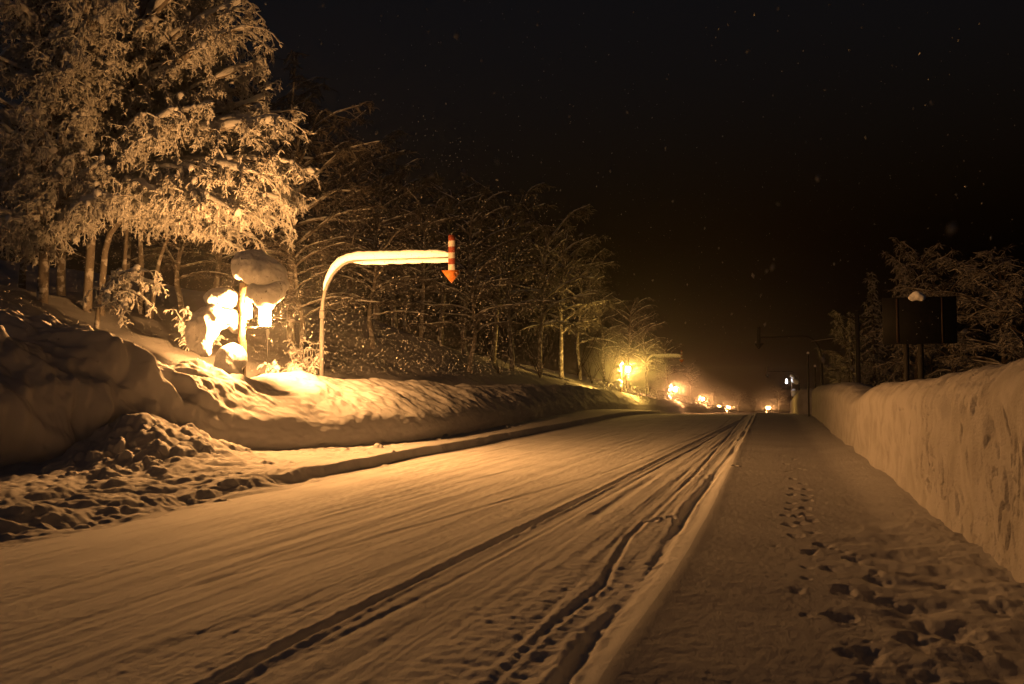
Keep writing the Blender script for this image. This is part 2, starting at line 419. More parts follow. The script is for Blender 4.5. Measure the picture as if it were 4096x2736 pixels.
ridge = 1 - np.abs(pn(dg * 1.05, T2 * 2.6 - BY * .25, 101)) * 2.6
ridge2 = 1 - np.abs(pn(dg * 2.6 + 9, T2 * 5 - BY * .3, 102)) * 2.4
crest = np.exp(-((T2 - .66) / .09) ** 2)
Dn = up * (.065 * ridge * (1 + near * .4) + .028 * ridge2) * fade
Dn += up * fade * (.07 * np.abs(pn(BY * 1.3, T2 * 9, 113)) + .045 * np.abs(pn(BY * 2.9 + T2 * 6, T2 * 19, 114)) + .025 * pn(BY * 6, T2 * 36, 115) + .012 * pn(BY * 13, T2 * 70, 116))
Dn += up * (.16 * fbm(BY * .55, T2 * 4, 103, 3)) * (1 + near)
Dn += low * (.05 * pn(BY * .8, T2 * 7, 104) + .018 * pn(BY * 3.2, T2 * 22, 105))
Dn += (.012 * pn(BY * 6, T2 * 40, 106) + .02 * pn(BY * 2.2, T2 * 14, 107)) * sstep(0, .08, T2)
Dn += sstep(18.5, 15.5, BY) * sstep(.05, .2, T2) * sstep(.85, .7, T2) * (.34 * pn(BY * .9 + T2 * 3, T2 * 6, 108) + .16 * np.abs(pn(BY * 2.3, T2 * 14, 110)))
Dn += up * near * (.10 * np.abs(pn(BY * 2.4, T2 * 13, 111)) + .03 * pn(BY * 9, T2 * 40, 112))
pz = sstep(17.6, 15.6, BY) * sstep(.02, .1, T2) * sstep(.95, .8, T2)
Dn += pz * (.30 * fbm(BX * .75, BY * .75, 120, 3) + .22 * np.abs(pn(BX * 1.5 + 4, BY * 1.5, 121)) + .10 * np.abs(pn(BX * 3.4, BY * 3.4, 122)) + .05 * np.abs(pn(BX * 8, BY * 8, 123)) + .02 * pn(BX * 17, BY * 17, 124))
lip = crest * near * .28 * np.maximum(0, pn(BY * .8, 4.4, 109) + .1) * sstep(18.5, 16.5, BY)
dX = np.gradient(BX, axis=1); dZ = np.gradient(BZ, axis=1)
L = np.hypot(dX, dZ) + 1e-9
nX, nZ = dZ / L, -dX / L                     # outward: towards the road and up
BX = BX + nX * Dn + lip; BZ = BZ + nZ * Dn - lip * .2
o = grid_mesh('snow_bank', BX[:, ::-1], BY, BZ[:, ::-1], SNOW)
tag(o, 'long ploughed snow bank with diagonal furrows along the left side of the road', 'snow bank')

# ------------------------------------------------------------------ right snow walls
def snow_wall(name, y0, y1, xf, hf, label, seed, dens=1.0030, thick=3.4, pits=True):
    Yw = geo(y0 + 20, y1 + 20, 1 + (dens - 1) * .6) - 20 if y0 < 3 else geo(y0, y1, dens)
    if y0 < 3: Yw = np.concatenate([np.linspace(y0, 3.9, 50), geo(4, y1, dens)])
    m = 250; t = np.linspace(0, 1, m)
    e0 = sstep(y0, y0 + .9, Yw); e1 = sstep(y1, y1 - 1.4, Yw)
    e = np.sqrt(np.clip(e0 * e1, 0, 1))
    Hh = hf(Yw) * (.25 + .75 * e); X0 = xf(Yw) + (1 - e) * 1.3
    tk = np.array([0, .05, .42, .60, .68, .80, 1.0])
    P = np.stack([X0 - .05, X0, X0 + .05, X0 + .14, X0 + .42, X0 + 1.2, X0 + thick], 1)
    Q = np.stack([0 * Yw - .02, 0 * Yw + .08, .62 * Hh, .90 * Hh, Hh, Hh - .06, Hh * .35], 1)
    WX = interp_rows(tk, P, t); WZ = interp_rows(tk, Q, t) + drop(Yw)[:, None]; WY = np.repeat(Yw[:, None], m, 1)
    T = np.repeat(t[None], len(Yw), 0)
    s_ = WY * 1.0
    low = sstep(.0, .06, T) * sstep(.66, .48, T)
    D = .10 * pn(s_ * .42, T * 2.2, seed) + .05 * pn(s_ * 1.1, T * 4, seed + 1) + .012 * pn(s_ * 4, T * 9, seed + 2) + .006 * pn(s_ * 10, T * 30, seed + 3) + .005 * pn(s_ * 22, T * 70, seed + 12)
    if pits:
        pm = sstep(-.2, .3, pn(s_ * .5, T * 3.5, seed + 9)) * sstep(22, 12, WY)
        p1 = sstep(.20, .30, pn(s_ * 6.5 + .6 * pn(s_*2, T*9, 5), T * 13, seed + 4)); p2 = sstep(.22, .32, pn(s_ * 15, T * 26, seed + 5))
        p3 = sstep(.30, .40, pn(s_ * 3.1, T * 8.5, seed + 6))
        D += -low * pm * (.062 * p1 + .042 * p2) - low * .07 * p3 * sstep(25, 9, WY) * sstep(.2, .5, T)
    for cy, ct, r, dd in ([(12.0, .53, .30, .13), (11.0, .50, .14, .05), (9.9, .45, .15, .05), (15.2, .56, .2, .05)] if pits else []):
        D += -dd * np.exp(-(((WY - cy) / r) ** 2 + ((T - ct) / (r * .20)) ** 2) ** 1.5)
    D += sstep(.55, .66, T) * sstep(.95, .8, T) * (.05 * np.abs(pn(s_ * 2.3, T * 11, seed + 20)) + .025 * np.abs(pn(s_ * 6, T * 24, seed + 21)) + .04 * pn(s_ * .9, T * 5, seed + 22))
    D *= sstep(0, .22, T)
    dX = np.gradient(WX, axis=1); dZ = np.gradient(WZ, axis=1); L = np.hypot(dX, dZ) + 1e-9
    WX = WX - dZ / L * D; WZ = WZ + dX / L * D
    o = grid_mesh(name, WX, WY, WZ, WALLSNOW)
    return tag(o, label, 'snow wall')
whY = [-8, 8, 10.6, 12, 13.5, 15.5, 18, 22, 24.5, 26.5, 29, 33, 41, 55]
whH = [2.2, 2.15, 2.02, 2.0, 1.93, 1.86, 1.86, 1.82, 1.66, 1.5, 1.78, 1.84, 1.82, 1.75]
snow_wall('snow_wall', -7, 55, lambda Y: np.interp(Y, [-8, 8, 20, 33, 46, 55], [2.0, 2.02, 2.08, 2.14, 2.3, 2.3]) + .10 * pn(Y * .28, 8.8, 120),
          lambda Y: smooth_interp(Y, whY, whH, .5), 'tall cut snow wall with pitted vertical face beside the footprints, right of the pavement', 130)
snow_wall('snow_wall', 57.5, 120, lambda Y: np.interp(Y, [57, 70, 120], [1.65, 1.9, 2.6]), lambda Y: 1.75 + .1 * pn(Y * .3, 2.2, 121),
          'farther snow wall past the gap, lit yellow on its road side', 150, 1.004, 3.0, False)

# ------------------------------------------------------------------ blobs of snow (metaballs turned into meshes)
def blob(name, balls, parent, loc, res=.035, m=CLUMP, namp=.018, nsc=4.0):
    """balls: (x, y, z, r, (sx, sy, sz)) in metres round loc"""
    mb = bpy.data.metaballs.new('tmp'); mb.resolution = res; mb.render_resolution = res; mb.threshold = .35
    ob = bpy.data.objects.new('tmp', mb); COL.objects.link(ob)
    for b in balls:
        e = mb.elements.new(); e.type = 'ELLIPSOID' if len(b) > 4 else 'BALL'
        e.co = b[:3]; e.radius = b[3] * 1.55
        if len(b) > 4: e.size_x, e.size_y, e.size_z = b[4]
    bpy.context.view_layer.update()
    dg_ = bpy.context.evaluated_depsgraph_get()
    me = bpy.data.meshes.new_from_object(ob.evaluated_get(dg_))
    bpy.data.objects.remove(ob); bpy.data.metaballs.remove(mb)
    me.name = name
    nv = len(me.vertices)
    co = np.empty(nv * 3, np.float32); me.vertices.foreach_get('co', co); co = co.reshape(-1, 3)
    nr = np.empty(nv * 3, np.float32); me.vertices.foreach_get('normal', nr); nr = nr.reshape(-1, 3)
    dd = 1.8 * namp * (fbm(co[:, 0] * nsc + co[:, 1] * 2.7, co[:, 2] * nsc + co[:, 1] * 1.9, int(abs(hash((round(loc[0]*10), round(balls[0][0]*100)))) % 900), 4))
    co = co + nr * dd[:, None]
    me.vertices.foreach_set('co', co.ravel().astype(np.float32))
    me.polygons.foreach_set('use_smooth', np.ones(len(me.polygons), bool))
    me.materials.clear(); me.materials.append(m); me.update()
    o = bpy.data.objects.new(name, me); COL.objects.link(o); o.location = loc
    if parent is not None: o.parent = parent; 
    return o

CR = Vector((math.cos(YAW), math.sin(YAW), 0)); CF = Vector((-math.sin(YAW), math.cos(YAW), 0))

def lathe(mb, prof, c, k=16, m=0):
    th = np.arange(k) / k * 2 * np.pi
    V = np.concatenate([np.stack([c[0] + r * np.cos(th), c[1] + r * np.sin(th), np.full(k, c[2] + z)], 1) for r, z in prof])
    F = []
    for a in range(len(prof) - 1):
        for i in range(k):
            j = (i + 1) % k; F.append([a*k+i, a*k+j, (a+1)*k+j, (a+1)*k+i])
    return mb.add(V, F, m)

# ------------------------------------------------------------------ nearest street lamp
LY = 19.7
base = at_y(243, 373, LY); base.z = 1.2
S = (at_y(244, 373, LY) - at_y(243, 373, LY)).length     # metres per pixel at the lamp
def lp(px, py):                                          # picture point -> offset from the pole base
    p = at_y(px, py, LY); return p - base
lamp = thing('street_lamp', base, 'nearest street lamp, glowing white beside a wooden pole heaped with snow clumps', 'street lamp', 'street lamps along the road')
mb = MB()
top = lp(242.2, 283)
N = 14
pts = [Vector((0, 0, -.6)).lerp(top, k / N) + Vector((.02 * math.sin(k * 1.9), .015 * math.cos(k * 2.3), 0)) for k in range(N + 1)]
mb.tube(pts, [.115 - .03 * k / N for k in range(N + 1)], 14).build('pole', WOOD, lamp, True)
LOFF = CF * -.06
lc = lp(265.8, 318.5) + LOFF
mb = MB(); a0 = lp(245, 327.5); a1 = lp(265.8, 328.5) + LOFF
mb.tube([a0, a0.lerp(a1, .5), a1], .022, 8).tube([a1 + Vector((0, 0, -.01)), a1 + Vector((0, 0, .06))], .075, 14)
mb.build('bracket', METAL, lamp, True)
mb = MB(); lathe(mb, [(.02, -.2), (.11, -.2), (.13, -.16), (.14, .0), (.14, .16), (.13, .2), (.02, .21)], lc, 14)
mb.build('lamp_shade', L_NEAR, lamp, True)
mb = MB(); lathe(mb, [(.01, .29), (.08, .28), (.155, .235), (.16, .215), (.12, .212), (.02, .212)], lc, 18)
mb.build('cap', METAL, lamp, True)
mb = MB(); ic = lp(268.5, 330) + LOFF; il = 24 * S
mb2 = MB(); lathe(mb2, [(.02, -.205), (.205, -.205), (.21, -.225), (.12, -.27), (.02, -.28)], lc, 18); mb2.build('downlight_blocker', METAL, lamp, True)  # opaque dish added under the shade to cut lamp light on the bank
prof = [(.001, -il), (.006, -il * .8), (.012, -il * .55), (.02, -il * .3), (.035, -il * .12), (.045, 0), (.01, .02)]
lathe(mb, prof, ic, 10); mb.build('icicle', ICE, lamp, True)
def px_blob(name, lst, DEP=0, res=.03, namp=.02, nsc=4):
    c = lp(lst[0][0], lst[0][1]); bl = []
    for e in lst:
        p = lp(e[0], e[1]) - c; d = CF * (((e[3] if len(e) > 3 else 0) + DEP) * S)
        bl.append((p.x + d.x, p.y + d.y, p.z, e[2] * S))
    return blob(name, bl, lamp, c, res, CLUMP, namp, nsc)
px_blob('snow_cap', DEP=-9, lst=[(246,265,10),(257,268,13),(268,272,12.5),(279,277,10),(262,262,8,3),(252,274,9),(268,280,8),(285,285,5.5),(246,272,8),(256,268,11,8),(268,273,11,8),(256,268,10,-8),(270,274,10,-8)], namp=.035)
px_blob('hanging_snow', DEP=-12, lst=[(268,297,10),(257,292,6.5),(279,293,8.5),(270,303,7.5),(262,298,7),(285,287,5),(268,297,9,5),(276,298,8,-4)], namp=.03)
px_blob('snow_clump', DEP=-12, lst=[(226,298,9,6),(217,299,7),(233,300,7,12),(220,296,6,4)], namp=.02)
px_blob('snow_clump', DEP=-15, lst=[(219,319,11),(212,324,13),(206,333,12),(205,342,10),(210,350,7),(227,318,8,10),(233,320,8,16),(236,326,7,18),(210,328,10,-6)], namp=.03)
px_blob('snow_clump', DEP=3, lst=[(247,309,4),(246.5,303,3.6),(246.5,298,3),(247,315,3.6)], namp=.012)
px_blob('snow_clump', [(237,353,3.2),(233,355,2.5),(240,349,2.5)], namp=.012)
px_blob('snow_clump', DEP=-8, lst=[(235,356,11),(231,364,11.5),(233,372,10),(240,360,7.5),(232,362,8,5),(234,364,8,-5)], namp=.02)
mb = MB()
for (p0, p1, r) in ((lp(241, 313), lp(222, 306) - CF * (11 * S), .03), (lp(243, 287), lp(274, 284) - CF * (10 * S), .03), (lp(241, 322), lp(228, 326) - CF * (13 * S), .025)):
    mb.tube([p0, p0.lerp(p1, .5), p1], r, 8)
mb.build('cross_arm', WOOD, lamp, True)

HALO = []
# far street lamps: pole, bracket, shade, cap, snow
def far_lamp(px, py, X, m, label, side=-1, poledx=None, r=.2, Y=None, zg=None):
    p = at_y(px, py, Y) if Y else at_x(px, py, X)
    off = (.62 if side < 0 else -.62)
    if m is not L_WHITE: HALO.append((p.x, p.y, p.z, 9000, 2.8 + p.y * .014, 2.0 + p.y * .008))
    gz = float(drop(np.array(p.y))) if zg is None else zg
    b = Vector((p.x - off, p.y - .05, gz))
    t = thing('street_lamp', b, label, 'street lamp', 'street lamps along the road')
    h = p.z - gz
    lc = Vector((off, .05, h))
    mb = MB(); mb.tube([(0, 0, 0), (.01, 0, h * .5), (0, 0, h + .55)], [.12, .11, .09], 10); mb.build('pole', WOOD, t, True)
    mb = MB(); mb.tube([(0, 0, h - .3), (off * .5, .02, h - .3), (off, .05, h - .3)], .025, 6); mb.tube([(off, .05, h - .32), (off, .05, h - .22)], .07, 10)
    mb.build('bracket', METAL, t, True)
    mb = MB(); lathe(mb, [(.02, -.27), (r * .75, -.24), (r, .0), (r * .8, .19), (.02, .2)], lc, 10); mb.build('lamp_shade', m, t, True)
    mb = MB(); lathe(mb, [(.01, .29), (.12, .27), (.21, .22), (.02, .205)], lc, 12); mb.build('cap', METAL, t, True)
    s = -1 if off > 0 else 1
    blob('snow_cap', [(0, 0, h + .6, .2), (s * .12, 0, h + .45, .2)], t, (0, 0, 0), .07, CLUMP, .02, 4)
    blob('snow_clump', [(s * .30, 0, h - .05, .28), (s * .55, 0, h - .18, .22), (s * .12, 0, h + .1, .2)], t, (0, 0, 0), .08, CLUMP, .03, 4)
    blob('snow_clump', [(s * .18, 0, h - 1.2, .3), (s * .16, 0, h - 1.6, .28)], t, (0, 0, 0), .08, CLUMP, .03, 4)
    return t
far_lamp(628, 369, -12.2, L_GREEN, 'second street lamp, yellow-green glow above the lit bend of the snow bank')
far_lamp(675, 389, -12.2, L_FAR, 'third street lamp, orange starlike glow right of and lower than the yellow-green one')
far_lamp(703, 399, -12.2, L_FAR, 'fourth street lamp, small orange glow just above the road crest')
far_lamp(719, 406.5, -12.2, L_FAR, 'left lamp of the two tiny close lamps past the road crest')
far_lamp(729, 407.5, -12.2, L_FAR, 'right lamp of the two tiny close lamps past the road crest')
far_lamp(769, 408, None, L_FAR, 'lone orange lamp at the end of the road, right of all other orange lamps', Y=262)
far_lamp(786.5, 381, None, L_WHITE, 'small white street lamp on a snow-coated pole at the right side of the road', side=1, r=.11, Y=112)

# ------------------------------------------------------------------ arrow signs over the road edge
def arrow_sign(polex, poley_base, Y, armlen, hz, label, sgn=1, snow=True, yaw=0.0, X=None, gz=None, pm=METAL, seed=1):
    b = at_y(polex, 380, Y) if X is None else Vector((X, Y, 0))
    b.z = gz
    t = thing('arrow_sign', b, label, 'road sign', 'snow pole signs with a down arrow')
    h = hz - gz; R_ = 1.15
    path = [(0, 0, 0), (0, 0, h * .35), (0, 0, h - R_ * 1.25)]
    for a in np.linspace(0, math.pi / 2, 9)[1:]:
        path.append((sgn * R_ * .9 * (1 - math.cos(a)), 0, h - R_ * 1.25 + R_ * 1.25 * math.sin(a)))
    arm = [(sgn * (R_ * .9 + (armlen - R_ * .9) * k / 6), 0, h - .004 * k) for k in range(1, 7)]
    i0 = 3
    mb = MB(); mb.tube(path[:i0], .066, 14)
    mb.tube([(0, 0, h - R_ * 1.25 - .22), (0, 0, h - R_ * 1.25)], .083, 14)
    mb.build('pole', pm, t, True)
    full = [path[i0 - 1]] + path[i0:] + arm
    rr = [.058 - .018 * k / len(full) for k in range(len(full))]
    mb = MB(); mb.tube(full, rr, 12); mb.build('arm', pm, t, True)
    ex = sgn * (armlen + .07)
    # striped board (bands are separate faces on one board), facing the drivers
    bw, bt = .20, .035
    z0, z1 = h - .40, h + .60
    mb = MB(); nb = 6
    cuts = np.linspace(z1, z0, nb + 1)
    # one closed box with bands: rings
    V, F, M = [], [], []
    for z in cuts:
        V += [[ex-bw/2, -bt/2-.06, z], [ex+bw/2, -bt/2-.06, z], [ex+bw/2, bt/2-.06, z], [ex-bw/2, bt/2-.06, z]]
    for k in range(nb):
        for i in range(4):
            j = (i+1) % 4; F.append([k*4+i, (k+1)*4+i, (k+1)*4+j, k*4+j]); M.append(2 if i == (2 if sgn > 0 else 0) else k % 2)
    F.append([0, 1, 2, 3]); M.append(0); F.append([nb*4+3, nb*4+2, nb*4+1, nb*4]); M.append(1)
    o = add_mesh('striped_board', V, F, [RED, WHITE, pm], t, False, M)
    aw, ah = .60, .36; y0, y1 = -.06 - bt / 2 - .004, -.06 + bt / 2 + .004
    V = [[ex-aw/2,y0,z0],[ex+aw/2,y0,z0],[ex+.012,y0,z0-ah],[ex-.012,y0,z0-ah],[ex-aw/2,y1,z0],[ex+aw/2,y1,z0],[ex+.012,y1,z0-ah],[ex-.012,y1,z0-ah]]
    V = np.array(V); V[[0,1,4,5],2] -= .003
    F = [[0,3,2,1],[4,5,6,7],[0,1,5,4],[1,2,6,5],[2,3,7,6],[3,0,4,7]]
    add_mesh('arrow_head', V, F, [ORANGE, pm], t, False, [0 if sgn > 0 else 1, 1 if sgn > 0 else 0, 0, 0, 0, 0])
    if snow:
        q = np.random.default_rng(seed)
        P = np.array(full, float); seg = np.concatenate([[0], np.cumsum(np.linalg.norm(np.diff(P, axis=0), axis=1))])
        ss = np.arange(.55, seg[-1], .03)
        C = np.stack([np.interp(ss, seg, P[:, i]) for i in range(3)], 1)
        f = np.clip((ss - .55) / .9, 0, 1) ** .7; tail = np.clip((seg[-1] - ss) / .5, 0, 1) ** .5
        tn = np.gradient(C, axis=0); tn /= np.linalg.norm(tn, axis=1, keepdims=True)
        nn = np.stack([-tn[:, 2] * sgn, 0 * f, tn[:, 0] * sgn], 1)
        k = 16; th = np.arange(k) / k * 2 * np.pi
        rw = (.025 + .085 * f) * (.6 + .4 * tail); rh = (.02 + .105 * f) * (.45 + .55 * tail)
        rw = rw * (1 + .25 * pn(ss * 2.2, 1.1, seed + 200)); rh = rh * (1 + .22 * pn(ss * 1.6, 2.2, seed + 201) + .10 * pn(ss * 6, 1, seed + 202))
        ce = C + nn * (rh * .9 + .012)[:, None]
        V = ce[:, None, :] + nn[:, None, :] * (np.sin(th)[None, :] * rh[:, None])[:, :, None] + np.array([0, 1, 0])[None, None] * (np.cos(th)[None, :] * rw[:, None])[:, :, None]
        o = add_mesh('snow_cap', V.reshape(-1, 3), np.concatenate([np.stack([np.arange(len(ss)-1)[:, None]*k+np.arange(k)[None], np.arange(len(ss)-1)[:, None]*k+(np.arange(k)+1)[None] % k, (np.arange(len(ss)-1)+1)[:, None]*k+(np.arange(k)+1)[None] % k, (np.arange(len(ss)-1)+1)[:, None]*k+np.arange(k)[None]], -1).reshape(-1, 4)]), CLUMP, t)
        # snow hanging below the arm
        s2 = ss[ss > 1.9]; C2 = np.stack([np.interp(s2, seg, P[:, i]) for i in range(3)], 1)
        f2 = np.clip((s2 - 1.9) / .4, 0, 1) ** .6
        r2_ = (.035 + .05 * np.abs(pn(s2 * 1.9, 3.3, seed + 210)) + .02) * f2
        V, F = tubes((C2 + np.array([0, 0, -1]) * (.055 + r2_[:, None] * .3))[None], r2_[None], 10)
        add_mesh('hanging_snow', V, F, CLUMP, t)
    if yaw: t.rotation_euler = (0, 0, yaw)
    return t
p_arm = at_y(400, 258.5, 23.8)
pl = at_y(321.5, 377, 23.8); pr = at_y(452.5, 260, 23.8)
arrow_sign(321.5, 0, 23.8, pr.x - pl.x - .07, p_arm.z, 'snow-capped curved pole holding a red and white striped marker with orange arrow', 1, True, 0, None, 1.2, METAL, 1)
Y2 = 100.0; pl = at_y(646, 380, Y2); pr = at_y(681, 360, Y2)
arrow_sign(646, 0, Y2, pr.x - pl.x, at_y(660, 356, Y2).z, 'small far arrow sign on a curved arm, lit yellow right of the yellow-green lamp', 1, True, 0, None, float(drop(np.array(Y2))), METAL, 2)
Y3 = 57.0; pl = at_y(822, 380, Y3); pr = at_y(760, 340, Y3)
arrow_sign(822, 0, Y3, pl.x - pr.x, at_y(790, 336.5, Y3).z, 'dark arm sign reaching left from a pole behind the right snow wall', -1, False, 0, None, 0, DMETAL, 3)
Y4 = 116.0; pl = at_y(799, 380, Y4); pr = at_y(768, 372, Y4)
arrow_sign(799, 0, Y4, pl.x - pr.x, at_y(780, 371.5, Y4).z, 'tiny distant arm sign just above the small white street lamp', -1, False, 0, None, float(drop(np.array(Y4))), DMETAL, 4)

# ------------------------------------------------------------------ big road sign seen from behind, poles on the right
SY = 28.0
q0, q1, q2 = at_y(882, 298, SY), at_y(957.5, 343.5, SY), at_y(882, 343.5, SY)
cx, cz = (q0.x + q1.x) / 2, (q0.z + q1.z) / 2; w, hgt = q1.x - q0.x, q0.z - q1.z
sg = thing('road_sign', (cx, SY, .6), 'large black rectangular sign on two posts behind the right snow wall', 'road sign')
mb = MB(); mb.box((0, 0, cz - .6), (w, .05, hgt), 0, None, .012); mb.build('panel', SIGNBACK, sg)
for px in (907, 921.5):
    x = at_y(px, 360, SY).x - cx
    mb = MB(); mb.tube([(x, .11, -.8), (x, .11, 1.0), (x, .11, cz - .6 + hgt * .4)], .075 if px < 910 else .085, 14); mb.build('post', DMETAL, sg, True)
STIFF = mat('stiffener_paint', (.05,.03,.02), .5, .4, noise=(9, (.03,.02,.015), .4, .7))
for px, ww in ((897, .05), (942, .04)):
    x = at_y(px, 320, SY).x - cx; mb = MB(); mb.box((x, -.035, cz - .6), (ww, .02, hgt * .96), 0, None, .004); mb.build('stiffener', STIFF, sg)
xs = at_y(917, 295, SY).x - cx
blob('snow_cap', [(xs, 0, q0.z - .6 + .04, .13), (xs - .14, 0, q0.z - .6 - .02, .10), (xs + .12, .02, q0.z - .6, .11)], sg, (0, 0, 0), .03, CLUMP, .02, 5)

def plain_pole(name, px, ytop, Y, r, label, cat, zg=0.0, m=DMETAL, extra=None, group=None):
    p = at_y(px, ytop, Y); b = Vector((p.x, Y, zg))
    t = thing(name, b, label, cat, group); h = p.z - zg
    mb = MB(); mb.tube([(0, 0, -.3), (0, 0, h * .5), (.0, 0, h)], [r, r * .93, r * .8], 10); mb.build('pole', m, t, True)
    if extra: extra(t, h)
    return t
def up_extra(t, h):
    mb = MB(); mb.tube([(-.8, 0, h - .35), (0, .12, h - .35), (.8, 0, h - .35)], .04, 6); mb.build('cross_arm', DMETAL, t, True)
    mb = MB(); mb.tube([(-.45, 0, h - 1.5), (-1.2, 0, h - 1.4), (-2.3, 0, h - 1.55)], .03, 6); mb.build('bracket', METAL, t, True)
    for k, dz in enumerate((.33, 2.6)):
        P = [(x, 6 * math.sin(x * .02) - x * .35, h - dz - .9 * math.sin(math.pi * min(1, x / 26.0))) for x in np.linspace(.1, 26, 14)]
        mb = MB(); mb.tube(P, .018, 5); mb.build('wire', DMETAL, t, True)
plain_pole('utility_pole', 857, 311, 50, .13, 'dark utility pole with wires standing left of the black road sign', 'utility pole', 0, DMETAL, up_extra)
def mk_extra(t, h):
    blob('snow_cap', [(0, 0, h, .07)], t, (0, 0, 0), .03, CLUMP, .006, 5)
plain_pole('marker_pole', 808, 353, 52, .05, 'thin marker pole directly left of the curved dark pole on the right', 'pole', 0, DMETAL, mk_extra, 'thin marker poles on the right snow wall')
plain_pole('marker_pole', 815, 366, 54, .04, 'shorter thin marker pole between the taller thin one and the curved pole', 'pole', 0, DMETAL, mk_extra, 'thin marker poles on the right snow wall')

